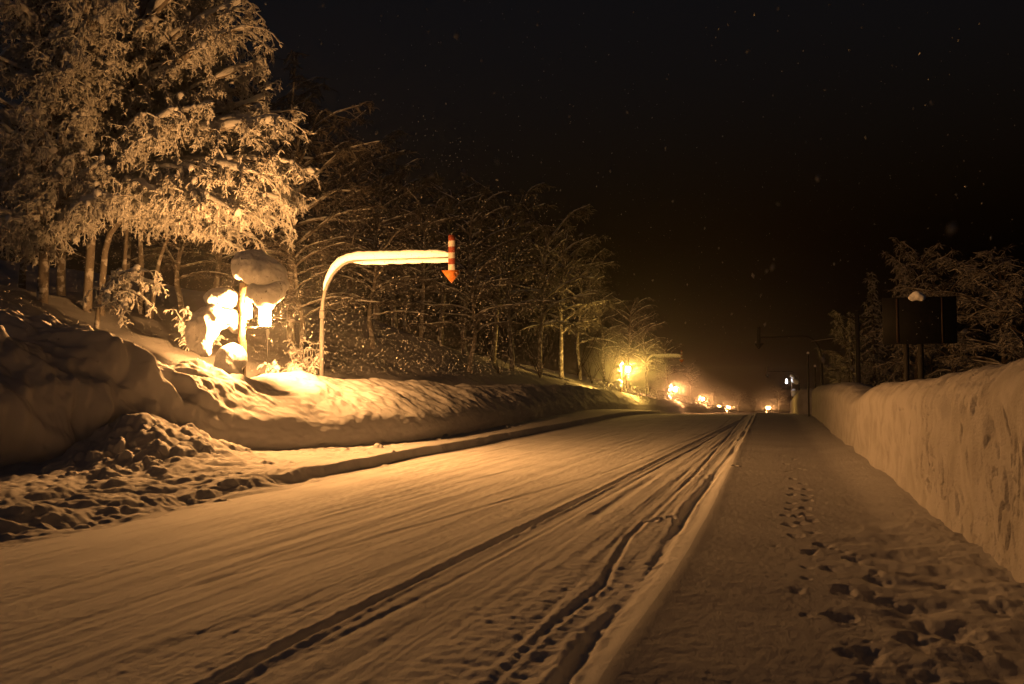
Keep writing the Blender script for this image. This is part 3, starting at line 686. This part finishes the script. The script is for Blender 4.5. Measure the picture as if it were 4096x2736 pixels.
# ------------------------------------------------------------------ trees
def nrm(v): return v / (np.linalg.norm(v) + 1e-9)
def polyline_at(P, t):
    f = np.linspace(0, 1, len(P)); return np.array([np.interp(t, f, P[:, i]) for i in range(3)])
class Tree:
    def __init__(s, seed): s.r = np.random.default_rng(seed); s.limbs, s.sub, s.tw = [], [], []
    def limb(s, P, r0, r1, n=9, snow=True):
        P = np.asarray(P, float)
        # resample by Catmull-Rom-ish smoothing
        tt = np.linspace(0, 1, len(P)); t = np.linspace(0, 1, n)
        Q = np.stack([np.interp(t, tt, P[:, i]) for i in range(3)], 1)
        for _ in range(2): Q[1:-1] = .25 * Q[:-2] + .5 * Q[1:-1] + .25 * Q[2:]
        s.limbs.append((Q, np.linspace(r0, r1, n), snow)); return Q
    def branch_out(s, Q, dens=3.0, t0=.25, l0=1.1, fingers=13, flen=.34, frad=.024, droop=.55, spread=1.0):
        """secondary branches along a limb, then drooping snow-laden fingers"""
        L = np.linalg.norm(np.diff(Q, axis=0), axis=1).sum()
        n = max(2, int(L * (1 - t0) * dens)); r = s.r
        for k in range(n):
            t = t0 + (1 - t0) * (k + r.random()) / n
            p = polyline_at(Q, t); d = nrm(polyline_at(Q, min(1, t + .06)) - polyline_at(Q, max(0, t - .06)))
            az = math.atan2(d[1], d[0]) + (1 if r.random() < .5 else -1) * r.uniform(.35, 1.5) * spread
            el = r.uniform(-.15, .75)
            e = np.array([math.cos(az) * math.cos(el), math.sin(az) * math.cos(el), math.sin(el)])
            e = nrm(e + d * r.uniform(.2, .9))
            l = l0 * r.uniform(.45, 1.15) * (1.15 - .5 * t)
            m = 5; pts = [p]; dd = e.copy()
            for i in range(m - 1):
                dd = nrm(dd + np.array([0, 0, -droop * .45]) + r.normal(0, .12, 3)); pts.append(pts[-1] + dd * l / (m - 1))
            B = np.array(pts); s.sub.append((B, .026 * l + .008))
            nf = int(fingers * l) + 2
            for i in range(nf):
                tt = r.random() ** .75; q = polyline_at(B, tt); bd = nrm(B[-1] - B[0])
                a2 = r.uniform(0, 2 * np.pi); side = np.array([math.cos(a2), math.sin(a2), r.uniform(-.7, .5)])
                f = nrm(bd * r.uniform(.0, .6) + side)
                q = q + f * r.uniform(0, .22) * l + np.array([0, 0, -.10 * l * r.random()])
                fl = flen * r.uniform(.4, 1.3)
                s.tw.append(np.concatenate([q, f, [fl, frad * r.uniform(.55, 1.35), droop * r.uniform(.6, 1.9)]]))
    def refine(s, per_m):
        """side shoots on every secondary branch and short frosted twigs on every shoot"""
        r = s.r; B = np.stack([b for b, _ in s.sub]); R = np.array([q for _, q in s.sub])
        L = np.linalg.norm(B[:, -1] - B[:, 0], axis=1)
        n = np.maximum(3, (L * per_m).astype(int)); idx = np.repeat(np.arange(len(B)), n); m = len(idx)
        t = r.random(m) ** .8; f = t * 4; i = np.minimum(f.astype(int), 3); w = (f - i)[:, None]
        p = B[idx, i] * (1 - w) + B[idx, i + 1] * w
        bd = B[idx, i + 1] - B[idx, i]; bd /= np.linalg.norm(bd, axis=1, keepdims=True)
        d = r.normal(0, 1, (m, 3)); d /= np.linalg.norm(d, axis=1, keepdims=True)
        d = d * .9 + bd * .5 + np.array([0, 0, -.15]); d /= np.linalg.norm(d, axis=1, keepdims=True)
        l = r.uniform(.15, .5, m); pts = [p]
        for k in range(4):
            d = d + np.array([0, 0, -.32]) + r.normal(0, .18, (m, 3)); d /= np.linalg.norm(d, axis=1, keepdims=True)
            pts.append(pts[-1] + d * (l / 4)[:, None])
        S_ = np.stack(pts, 1); s.shoots = S_
        k = 7; j = np.repeat(np.arange(m), k); mm = len(j)
        t = r.random(mm) ** .7; f = t * 4; i = np.minimum(f.astype(int), 3); w = (f - i)[:, None]
        p = S_[j, i] * (1 - w) + S_[j, i + 1] * w
        d = r.normal(0, 1, (mm, 3)); d /= np.linalg.norm(d, axis=1, keepdims=True); sd = S_[j, i + 1] - S_[j, i]; sd /= np.linalg.norm(sd, axis=1, keepdims=True)
        d = d + sd * .6; d /= np.linalg.norm(d, axis=1, keepdims=True)
        fl = r.uniform(.06, .20, mm); fr = r.uniform(.011, .026, mm)
        s.tw = np.concatenate([p, d, fl[:, None], fr[:, None], r.uniform(.3, 1.2, mm)[:, None]], 1)
    def build(s, name, loc, label, cat='tree', group=None, bark=BARK, frost=FROST, snow_m=CLUMP, snowth=1.0, segs=4, sides=4, pad=1.0, fine=0):
        loc = np.asarray(loc, float); t = thing(name, Vector(loc), label, cat, group)
        mb = MB()
        for Q, R, sn in s.limbs:
            P = Q - loc; V, F = tubes(P[None], R[None], 8); mb.add(V, F)
        mb.build('trunk', bark, t, True)
        V, F, mi, off = [], [], [], 0
        if fine and s.sub: s.refine(fine)
        if len(s.tw):
            A = np.array(s.tw); p, f = A[:, :3] - loc, A[:, 3:6]; fl, fr, dr = A[:, 6], A[:, 7], A[:, 8]
            pts = [p]; d = f
            for i in range(segs - 1):
                d = d + np.array([0, 0, -1.0]) * dr[:, None] * (.35 + .35 * i) + s.r.normal(0, .26, p.shape)
                d = d / np.linalg.norm(d, axis=1, keepdims=True); pts.append(pts[-1] + d * (fl / (segs - 1))[:, None])
            prof = np.array([.55, 1.0, .85, .22]) if segs == 4 else np.array([.7, 1.0, .2])
            v, q = tubes(np.stack(pts, 1), fr[:, None] * prof[None], sides)
            V.append(v); F.append(q); off += len(v)
        if s.sub:
            B = np.stack([b for b, _ in s.sub]) - loc; R = np.array([r for _, r in s.sub])[:, None] * np.linspace(1, .45, 5)[None]
            B = B + np.array([0, 0, 1.0]) * (R * .35)[:, :, None]
            v, q = tubes(B, R, 5); V.append(v); F.append(q + off); off += len(v)
            if fine:
                v, q = tubes(s.shoots - loc, s.r.uniform(.012, .024, len(s.shoots))[:, None] * np.array([.8, 1.1, 1.1, .8, .3])[None], 4); V.append(v); F.append(q + off); off += len(v)
        if V: add_mesh('crown', np.concatenate(V), np.concatenate(F), frost, t)
        # snow lying along the limbs
        mb = MB(); k = 0
        for Q, R, sn in s.limbs:
            if not sn: continue
            k += 1; P = Q - loc; n = 28; tt = np.linspace(0, 1, len(P)); t2 = np.linspace(.08, 1, n)
            C = np.stack([np.interp(t2, tt, P[:, i]) for i in range(3)], 1); rr = np.interp(t2, tt, R)
            d = np.gradient(C, axis=0); d /= np.linalg.norm(d, axis=1, keepdims=True) + 1e-9
            flat = np.clip(np.hypot(d[:, 0], d[:, 1]), 0, 1) ** 2
            th_ = snowth * (.035 + .9 * rr) * (.12 + .88 * flat) * np.clip(.75 + 1.1 * pn(t2 * 7, k * 1.7, 300 + k), .08, 1.8)
            th_[0] *= .1; th_[-1] *= .1
            C = C + np.array([0, 0, 1.0]) * (rr * .7 + th_ * .35)[:, None]
            V, F = tubes(C[None], th_[None] + .002, 7); mb.add(V, F)
        pads = [(b, q) for b, q in s.sub if s.r.random() < .45]
        if pads and pad > 0:
            B = np.stack([b for b, _ in pads]) - loc; n = len(B); a = s.r.uniform(.1, .7, n)
            f = np.linspace(0, 1, 5); ln = s.r.uniform(.15, .4, n)
            tt = np.clip(a[:, None] + ln[:, None] * np.linspace(0, 1, 7)[None], 0, 1)
            C = np.stack([np.stack([np.interp(tt[i], f, B[i, :, c]) for c in range(3)], 1) for i in range(n)])
            rr = s.r.uniform(.035, .11, n)[:, None] * pad * np.array([.1, .7, .95, 1.05, .9, .65, .1])[None] * s.r.uniform(.75, 1.25, (n, 7))
            C = C + np.array([0, 0, 1.0]) * (rr * .5)[:, :, None]
            V, F = tubes(C, rr, 7); mb.add(V, F); k += 1
        if k: mb.build('branch_snow', snow_m, t, True)
        return t

def arc(a, b, rise, r, n=6, jit=.12):
    a, b = np.asarray(a, float), np.asarray(b, float)
    L = np.linalg.norm(b - a); out = []
    for k in range(n):
        t = k / (n - 1); p = a * (1 - t) + b * t
        p = p + np.array([0, 0, rise * L * 4 * t * (1 - t) * (1.25 - .5 * t)])
        if 0 < k < n - 1: p = p + r.normal(0, jit * L * .12, 3)
        out.append(p)
    return np.array(out)

def V3(v): return np.array(v[:])
def big_tree(trunk_px, Y0, limbs_px, *a_, poly=None, nfill=0, **k_):
    if poly:
        q = np.random.default_rng(99 + nfill); limbs_px = list(limbs_px)
        while nfill > 0:
            x, y = q.uniform(poly[0], poly[1]), q.uniform(-70, 240)
            if x < np.interp(y, poly[2], poly[3]) and y < np.interp(x, poly[4], poly[5]): limbs_px.append((x, y, q.uniform(-3, 3))); nfill -= 1
    return big_tree_(trunk_px, Y0, limbs_px, *a_, **k_)
def big_tree_(trunk_px, Y0, limbs_px, label, seed, r0=.24, dens=3.2, fing=15, extra_trunks=(), frad=.026, Ysp=1.9, group='snow-laden trees above the nearest lamp'):
    T = Tree(seed); r = T.r
    Yt = Y0
    tp = np.array([V3(at_y(px, py, Yt)) for px, py in trunk_px])
    tp[0, 2] -= .8
    Q = T.limb(tp, r0, r0 * .28, 16, False)
    for e in extra_trunks:
        ep = np.array([V3(at_y(px, py, Yt + dy)) for px, py, dy in e]); T.limb(ep, r0 * .75, r0 * .3, 12, True)
        T.branch_out(np.asarray(T.limbs[-1][0]), dens, .45, 1.1, fing, .36, frad)
    for l in limbs_px:
        px, py = l[0], l[1]; dy = l[2] if len(l) > 2 else r.uniform(-Ysp, Ysp)
        e = V3(at_y(px, py, Yt + dy))
        # start from the trunk point some way below the end
        hz = Q[:, 2]; want = e[2] - r.uniform(.25, .55) * np.linalg.norm(e[:2] - Q[len(Q)//2, :2]) - .3
        i = int(np.clip(np.argmin(np.abs(hz - want)), len(Q) * .28, len(Q) - 2)); st = Q[i]
        L = np.linalg.norm(e - st)
        B = T.limb(arc(st, e, .10, r), .035 + .022 * L, .018, 10, True)
        T.branch_out(B, dens, .12, .55 + .16 * L, fing, .27, frad, .8)
    return T

# the big crown over the lamp
TA = big_tree([(86,350),(87,300),(91,225),(99,170),(107,125),(116,85),(134,48),(152,10),(165,-50),(172,-110)], 26.0,
    [(246,8),(255,35),(262,60),(225,45),(200,15),(268,95),(287,112),(292,132),(283,118,-2),(240,90),(214,72),(298,165),(301,190),(292,205),(270,175),(250,140),(225,125),(190,100),
     (280,222),(258,240),(235,248),(215,232),(240,205),(205,195),(175,178),(160,140),(180,150),(150,205),(185,60),(140,120),(170,30),(215,-15),(245,-30),(180,-40),(130,-60),(210,165),(165,215),(195,218)],
    '', 11, .17, 4.2, 24, poly=(70, 300, [-80,0,45,60,85,100,125,140,160,190,215,240], [235,250,262,255,262,280,290,276,298,300,285,262], [-20,0,60,90,120,150,200,240,280,300], [245,250,225,215,205,200,215,235,215,190]), nfill=95,
    extra_trunks=([(100,350,.4),(103,290,.4),(103,240,.3),(112,222,.1),(140,207,-.3),(176,198,-.8),(210,193,-1.2),(255,192,-1.6)],))
b = at_y(86, 345, 26.0)
TA.build('snowy_tree', V3(b), 'largest snow-laden tree, its wide crown overhanging the nearest street lamp', group='snow-laden trees above the nearest lamp', fine=7, segs=3, sides=3, snowth=1.9, pad=1.15)
TB = big_tree([(40,345),(43,280),(46,230),(50,150),(58,70),(66,0),(70,-80)], 24,
    [(0,30),(15,75),(5,115),(-10,150),(30,140),(20,190),(50,205),(0,215),(80,110),(75,160),(95,60),(60,20),(30,0),(90,10),(110,-20),(-25,60),(-30,0),(70,195),(100,185),(0,175),(40,100),(10,235),(45,228),(120,170),(110,120),(125,60),(80,-40),(20,-40),(-20,200)],
    '', 12, .20, 4.2, 24, poly=(-30, 125, [-80,0,45,60,85,100,125,140,160,190,215,240], [235,250,262,255,262,280,290,276,298,300,285,262], [-20,0,60,90,120,150,200,240,280,300], [245,250,225,215,205,200,215,235,215,190]), nfill=90)
TB.build('snowy_tree', V3(at_y(40, 340, 24)), 'snow-laden tree with a thick spotted trunk at the left edge', group='snow-laden trees above the nearest lamp', fine=7, segs=3, sides=3, snowth=1.9, pad=1.15)
# thin stems behind
def stem(pts, Y, limbs, label, seed, r0=.11):
    T = big_tree(pts, Y, limbs, label, seed, r0, 2.4, 11, frad=.024)
    T.build('snowy_tree', V3(at_y(*pts[0], Y)), label, group='snow-laden trees above the nearest lamp', fine=6, segs=3, sides=3)
stem([(123,352),(124,300),(125,250),(129,215),(133,170),(138,120)], 29, [(150,150),(110,160),(165,185),(120,120),(150,100)], 'thin upright tree stem just right of the largest trunk pair', 13, .10)
stem([(143,352),(142,300),(141,250),(139,215),(146,165),(150,110)], 30, [(125,175),(170,160),(160,120),(185,140),(130,110)], 'double-looking pale thin stem beneath the crown, straight and forked high up', 14, .13)
stem([(148,352),(152,305),(158,262),(170,232),(188,212),(205,180)], 29, [(215,200),(190,160),(220,170),(170,190)], 'thin stem leaning right toward the lamp under the big crown', 15, .10)
# low snowy boughs left of the lamp
T = Tree(16)
s0 = V3(at_y(94, 352, 22.0)); s1 = V3(at_y(98, 305, 22.0))
Q = T.limb([s0 - np.array([0,0,.6]), s1, V3(at_y(104, 285, 21.7))], .09, .05, 8, True)
for px, py, dy in ((150,272,-.8),(160,285,-.5),(135,275,.3),(128,310,-.6),(120,318,.2),(118,270,.4),(145,300,-.3),(110,300,-.8)):
    B = T.limb(arc(Q[5], V3(at_y(px, py, 21.7 + dy)), .16, T.r), .05, .02, 9, True); T.branch_out(B, 3.5, .2, .5, 16, .26, .026)
T.build('snowy_shrub', V3(at_y(94, 350, 22)), 'low snow-loaded boughs spreading below the big crown, beside the trunks', 'shrub', fine=8, segs=3, sides=3)

# ------------------------------------------------------------------ generic trees for the wood
def wood_tree(seed, height, spread, nlimb=15, dens=2.8, fing=12, frad=.028, lean=.07, first=.3):
    T = Tree(seed); r = T.r
    bend = r.normal(0, lean, 2) * height
    tp = np.array([[bend[0] * t * t, bend[1] * t * t, height * t - .6 * (t == 0)] for t in np.linspace(0, 1, 8)])
    tp[1:-1, :2] += r.normal(0, .22, (6, 2)); tp[-1, 2] -= height * .12
    r0 = .017 * height
    Q = T.limb(tp, r0, r0 * .2, 12, False)
    for k in range(nlimb):
        t = first + (1 - first) * (k + r.random()) / nlimb * .92
        p = polyline_at(Q, t); az = k * 2.4 + r.uniform(-.5, .5)
        L = spread * r.uniform(.6, 1.15) * (1.0 - .45 * max(0, (t - .6) / .4))
        e = p + np.array([math.cos(az) * L, math.sin(az) * L, L * (r.uniform(-.05, .5) + 1.1 * max(0, t - .35))])
        B = T.limb(arc(p, e, .10, r, 7, .45), .028 + .014 * L, .014, 8, True)
        T.branch_out(B, dens, .15, .55 + .2 * L, fing, .42, frad, .5)
    return T
protos = []
for k, (hgt_, sp, nl) in enumerate([(12, 3.8, 22), (14, 3.6, 24), (10, 4.0, 20), (13, 4.4, 22)]):
    protos.append((wood_tree(40 + k, hgt_, sp, nl), hgt_))
PROTO = {}
def copy_tree(o):
    c = o.copy(); COL.objects.link(c)
    for ch in [x for x in bpy.data.objects if x.parent == o]:
        d = ch.copy(); COL.objects.link(d); d.parent = c
    return c
def place_wood(kind, px, Yv, topy, label, group='snow-dusted trees of the dark wood', X=None, zb=None, rz=None):
    p = at_y(px, 380, Yv) if X is None else Vector((X, Yv, 0))
    if p.x < -12.5: zb_ = float(hill(np.array(p.x), np.array(Yv)))
    else: zb_ = float(drop(np.array(Yv)))
    if zb is not None: zb_ = zb
    h = at_y(px, topy, Yv).z - zb_
    T, h0 = protos[kind]; far_side = group != 'snow-dusted trees of the dark wood'
    kind0, kind = kind, (kind, group)
    if kind not in PROTO:
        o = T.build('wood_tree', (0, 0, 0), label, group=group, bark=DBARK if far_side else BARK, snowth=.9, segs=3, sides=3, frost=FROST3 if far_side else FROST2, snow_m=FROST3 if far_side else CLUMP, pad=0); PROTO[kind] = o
    else: o = copy_tree(PROTO[kind])
    s = h / (h0 * 1.02)
    o.location = (p.x, Yv, zb_ - .1); o.scale = (s * (.95 + .2 * rng.random()) if s > .6 else s * 1.6,) * 2 + (s,)
    if far_side: o.scale = (o.scale[0] * .72, o.scale[1] * .72, o.scale[2])
    o.rotation_euler = (0, 0, rng.uniform(0, 6.28) if rz is None else rz)
    tag(o, label, 'tree', group)
    return o
WOODS = [ # kind, px, Y, top y, label
    (1, 262, 38, 52, 'tallest dim tree rising directly behind the big lit crown'),
    (0, 292, 36, 95, 'dim tree whose top shows just right of the big lit crown'),
    (3, 215, 34, 120, 'dark tree behind the big crown, above the snow-capped lamp pole'),
    (2, 180, 33, 190, 'dark tree filling the gap between the thin stems and the lamp'),
    (1, 120, 36, 60, 'dark tree hidden behind the upper middle of the big crown'),
    (0, 60, 33, 40, 'dark tree behind the trunk at the left edge'),
    (2, 20, 30, 150, 'dark tree low at the far left behind the thick spotted trunk'),
    (3, 322, 44, 118, 'dim tree standing behind the upright of the arrow sign'),
    (0, 345, 52, 128, 'dim tree behind the bend of the curved arrow sign pole'),
    (1, 375, 50, 150, 'dim tree above the middle of the snowy sign arm'),
    (2, 300, 32, 232, 'low dim tree between the lamp and the arrow sign pole'),
    (3, 395, 62, 160, 'farther dim tree above the right half of the sign arm'),
    (0, 420, 48, 196, 'dim tree just left of the striped marker'),
    (2, 372, 40, 238, 'low dim tree under the snowy sign arm'),
    (1, 440, 68, 172, 'dim tree rising above the striped marker top'),
    (3, 465, 60, 188, 'dim tree just right of the striped marker'),
    (0, 492, 74, 186, 'dim tree two crowns right of the striped marker'),
    (3, 512, 66, 208, 'snowy-limbed tree lit faint yellow from the second lamp, with crooked trunk'),
    (2, 540, 72, 214, 'faintly yellow-lit tree with spreading pale limbs at the right part of the wood'),
    (0, 562, 84, 232, 'faintly lit tree at the right shoulder of the wood'),
    (2, 580, 96, 262, 'reach of low crown where the wood steps down toward the second lamp'),
    (1, 605, 118, 288, 'brownish tree directly above the second street lamp, left one'),
    (3, 628, 128, 296, 'brownish rounded tree directly behind the second street lamp'),
    (0, 648, 140, 316, 'brownish tree just right of the second street lamp'),
    (2, 668, 165, 338, 'small hazy tree above the third street lamp'),
    (3, 690, 205, 362, 'smallest hazy tree above the fourth street lamp'),
    (1, 712, 262, 384, 'hazy far tree between the two pairs of tiny lamps'),
    (3, 738, 320, 391, 'hazy far tree beyond the end of the lamp row'),
    (0, 754, 350, 394, 'hazy far tree left of the lone orange lamp'),
    (2, 778, 300, 386, 'hazy far tree right of the lone orange lamp'),
    (2, 470, 46, 262, 'low dark tree on the slope beneath the striped marker'),
    (2, 405, 70, 215, 'dark filler tree deep in the wood behind the sign arm'),
]
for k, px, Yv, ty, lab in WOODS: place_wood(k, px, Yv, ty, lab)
G2 = 'trees behind the right snow wall'
for k, px, Yv, ty, lab in [
    (1, 915, 46, 232, 'tall dim tree rising behind the black road sign'),
    (0, 960, 42, 262, 'dim tree right of the black road sign'),
    (3, 1000, 38, 250, 'dark tree near the right edge behind the snow wall'),
    (2, 1035, 33, 270, 'dark tree cut by the right edge'),
    (2, 935, 52, 300, 'low dim tree seen below the black road sign'),
    (2, 848, 82, 315, 'rounded reddish-brown tree left of the utility pole'),
    (2, 838, 95, 358, 'low reddish bush-like tree beside the curved dark pole')]:
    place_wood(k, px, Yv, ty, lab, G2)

# conifers on the right
def conifer(px, Yv, topy, label, seed, zb=0.0, spread=.2):
    p = at_y(px, 380, Yv); h = at_y(px, topy, Yv).z - zb
    T = Tree(seed); r = T.r
    Q = T.limb([(0, 0, -.5), (.03, 0, h * .5), (0, 0, h)], .016 * h, .02, 8, False)
    n = int(h * 7)
    for k in range(n):
        t = .12 + .87 * (k + r.random()) / n; z = t * h; az = k * 2.4 + r.uniform(-.4, .4)
        L = max(.25, h * spread * (1 - t) ** .85 * r.uniform(.75, 1.15))
        e = np.array([math.cos(az) * L, math.sin(az) * L, z - L * .38]); a = np.array([0, 0, z])
        B = T.limb(arc(a, e, .12, r), .02, .01, 6, True)
        T.branch_out(B, 4.5, .15, .22 + .16 * L, 12, .34, .036, .7)
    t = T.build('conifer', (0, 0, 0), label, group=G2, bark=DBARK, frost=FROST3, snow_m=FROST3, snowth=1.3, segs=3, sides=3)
    t.location = (p.x, Yv, zb)
    return t
conifer(874, 62, 272, 'narrow pointed snowy conifer left of the black road sign', 71, -.3, .17)
conifer(903, 50, 262, 'pointed snowy conifer rising behind the left end of the black road sign', 72, 0, .12)
conifer(852, 76, 312, 'small pointed conifer beside the utility pole', 73, -.5, .2)

# bare shrubs on the hillside and snowy shrubs behind the poles
def shrub(px, py, Yv, hgt_, nst, label, seed, frosty, group):
    T = Tree(seed); r = T.r
    p = V3(at_y(px, py, Yv)); p[2] = float(hill(np.array(p[0]), np.array(p[1]))) - .1 if p[0] < -12.8 else p[2]
    for k in range(nst):
        az = r.uniform(0, 6.28); l = hgt_ * r.uniform(.6, 1.1); e = p + np.array([math.cos(az) * l * .55, math.sin(az) * l * .4, l])
        B = T.limb(arc(p, e, .02, r, 6, .3), .018, .005, 8, frosty)
        if frosty: T.branch_out(B, 4.5, .2, .38, 20, .2, .024)
        else: 
            for q in range(4):
                a = polyline_at(B, r.uniform(.35, .9)); d = nrm(B[-1] - B[0] + r.normal(0, .6, 3) * l)
                T.limb([a, a + d * l * .2, a + d * l * .4 + np.array([0, 0, .05])], .008, .003, 4, False)
    T.build('snowy_shrub' if frosty else 'bare_shrub', p, label, 'shrub', group, bark=DBARK if not frosty else BARK)
shrub(300, 372, 25.5, 1.0, 12, 'snow-covered shrub right behind the foot of the arrow sign pole', 81, True, 'snow-covered shrubs near the lamp')
shrub(283, 366, 23.8, .8, 10, 'snow-covered shrub below the icicle, right of the lamp pole', 82, True, 'snow-covered shrubs near the lamp')
shrub(200, 352, 23.5, 1.5, 9, 'frosted shrub left of the big white snow clump on the lamp pole', 83, True, 'snow-covered shrubs near the lamp')
shrub(310, 352, 28.5, 1.3, 10, 'frosted shrub close behind the arrow sign pole, farther up the slope', 84, True, 'snow-covered shrubs near the lamp')
GB = 'bare shrubs on the slope left of the second lamp'
shrub(577, 376, 58, 4.6, 7, 'tall bare shrub with thin upright stems left of the second lamp', 85, False, GB)
shrub(606, 384, 66, 3.2, 6, 'bare forked shrub nearest to the left of the second lamp', 86, False, GB)
shrub(500, 372, 52, 3.6, 7, 'dark bare shrub halfway between the striped marker and the second lamp', 87, False, GB)
shrub(540, 378, 50, 3.4, 7, 'dark bare shrub on the brow of the slope, middle of the three bare ones', 88, False, GB)
shrub(592, 384, 57, 1.6, 6, 'low sprawling bare shrub at the top of the lit bank', 89, False, GB)

# ------------------------------------------------------------------ falling snow
def flakes(n):
    q = np.random.default_rng(5)
    a = int(n * .72)
    P1 = np.stack([q.uniform(-19, -5, a), q.uniform(14, 36, a), 2.2 + 4.6 * q.random(a) ** 1.4], 1)
    P2 = np.stack([q.uniform(-30, 6, n - a), q.uniform(5, 90, n - a), 2.6 + 12 * q.random(n - a) ** 1.6], 1)
    ex, es = [], []
    for lx, ly, lz, cnt, rad_, sf in HALO:      # flakes caught in the light close to the farther lamps
        u_ = q.normal(0, 1, (cnt, 3)); u_ /= np.linalg.norm(u_, axis=1, keepdims=True)
        pp = np.array([lx, ly, lz]) + u_ * (rad_ * (.12 + .88 * q.random(cnt) ** .55))[:, None]
        pp = pp[pp[:, 2] > float(drop(np.array(ly))) + .8]; ex.append(pp); es.append(np.full(len(pp), sf))
    P3 = np.stack([q.uniform(-6, 3, 620), q.uniform(1.5, 9, 620), q.uniform(1.8, 6.5, 620)], 1); ex.append(P3); es.append(np.full(620, 1.0))
    P = np.concatenate([P1, P2] + ex)
    n = len(P)
    sz = q.lognormal(math.log(.0084), .34, n) * np.concatenate([np.ones(len(P1) + len(P2))] + es)
    d = q.normal(0, 1, (n, 3)) * .5 + np.array([-.35, 0, -1.0]); d /= np.linalg.norm(d, axis=1, keepdims=True)
    e = np.cross(d, q.normal(0, 1, (n, 3))); e /= np.linalg.norm(e, axis=1, keepdims=True); f = np.cross(d, e)
    s = sz[:, None]
    V = np.stack([P + d * s * 1.5, P - d * s * 1.3, P + e * s * .8 + d * s * .2, P - e * s * .7, P + f * s * .6, P - f * s * .7 + d * s * .1], 1)
    T = np.array([[0,2,4],[0,4,3],[0,3,5],[0,5,2],[1,4,2],[1,3,4],[1,5,3],[1,2,5]])
    F = (np.arange(n) * 6)[:, None, None] + T[None]
    return V.reshape(-1, 3), F.reshape(-1, 3)
V, F = flakes(25000)
o = add_mesh('falling_snow', V, F, FLAKE, None, True)
o['kind'] = 'stuff'; tag(o, 'countless snowflakes falling through the lamp light', 'snowflakes')

# ------------------------------------------------------------------ haze
HZ = bpy.data.materials.new('haze'); HZ.use_nodes = True
nt = HZ.node_tree
for nd in list(nt.nodes):
    if nd.type == 'BSDF_PRINCIPLED': nt.nodes.remove(nd)
pv = nt.nodes.new('ShaderNodeVolumePrincipled'); pv.inputs['Color'].default_value = (.9, .9, .9, 1)
pv.inputs['Density'].default_value = .00034; pv.inputs['Anisotropy'].default_value = .88
nt.links.new(pv.outputs['Volume'], [x for x in nt.nodes if x.type == 'OUTPUT_MATERIAL'][0].inputs['Volume'])
mb = MB(); x0, x1, y0, y1, z0, z1 = -500, 500, -80, 1600, -48, 34
mb.box(((x0+x1)/2, (y0+y1)/2, (z0+z1)/2), (x1-x0, y1-y0, z1-z0)); o = mb.build('haze', HZ)
o['kind'] = 'stuff'; tag(o, 'thin snowy night air glowing round the lamps', 'haze')

# ------------------------------------------------------------------ night sky
wd = bpy.data.worlds.new('World'); SC.world = wd; wd.use_nodes = True
nt = wd.node_tree; bg = nt.nodes['Background']
sky = nt.nodes.new('ShaderNodeTexSky'); sky.sky_type = 'NISHITA'; sky.sun_disc = False
sky.sun_elevation = rad(-4); sky.sun_rotation = rad(200)
nt.links.new(sky.outputs['Color'], bg.inputs['Color']); bg.inputs['Strength'].default_value = .18

SC.view_settings.view_transform = 'Standard'; SC.view_settings.look = 'None'
SC.view_settings.exposure = .55; SC.view_settings.gamma = 1
SC.render.engine = 'CYCLES'
SC.cycles.use_denoising = True
SC.cycles.max_bounces = 6; SC.cycles.diffuse_bounces = 1; SC.cycles.volume_bounces = 0; SC.cycles.transparent_max_bounces = 8
SC.cycles.sample_clamp_indirect = 3.0
SC.cycles.use_light_tree = True
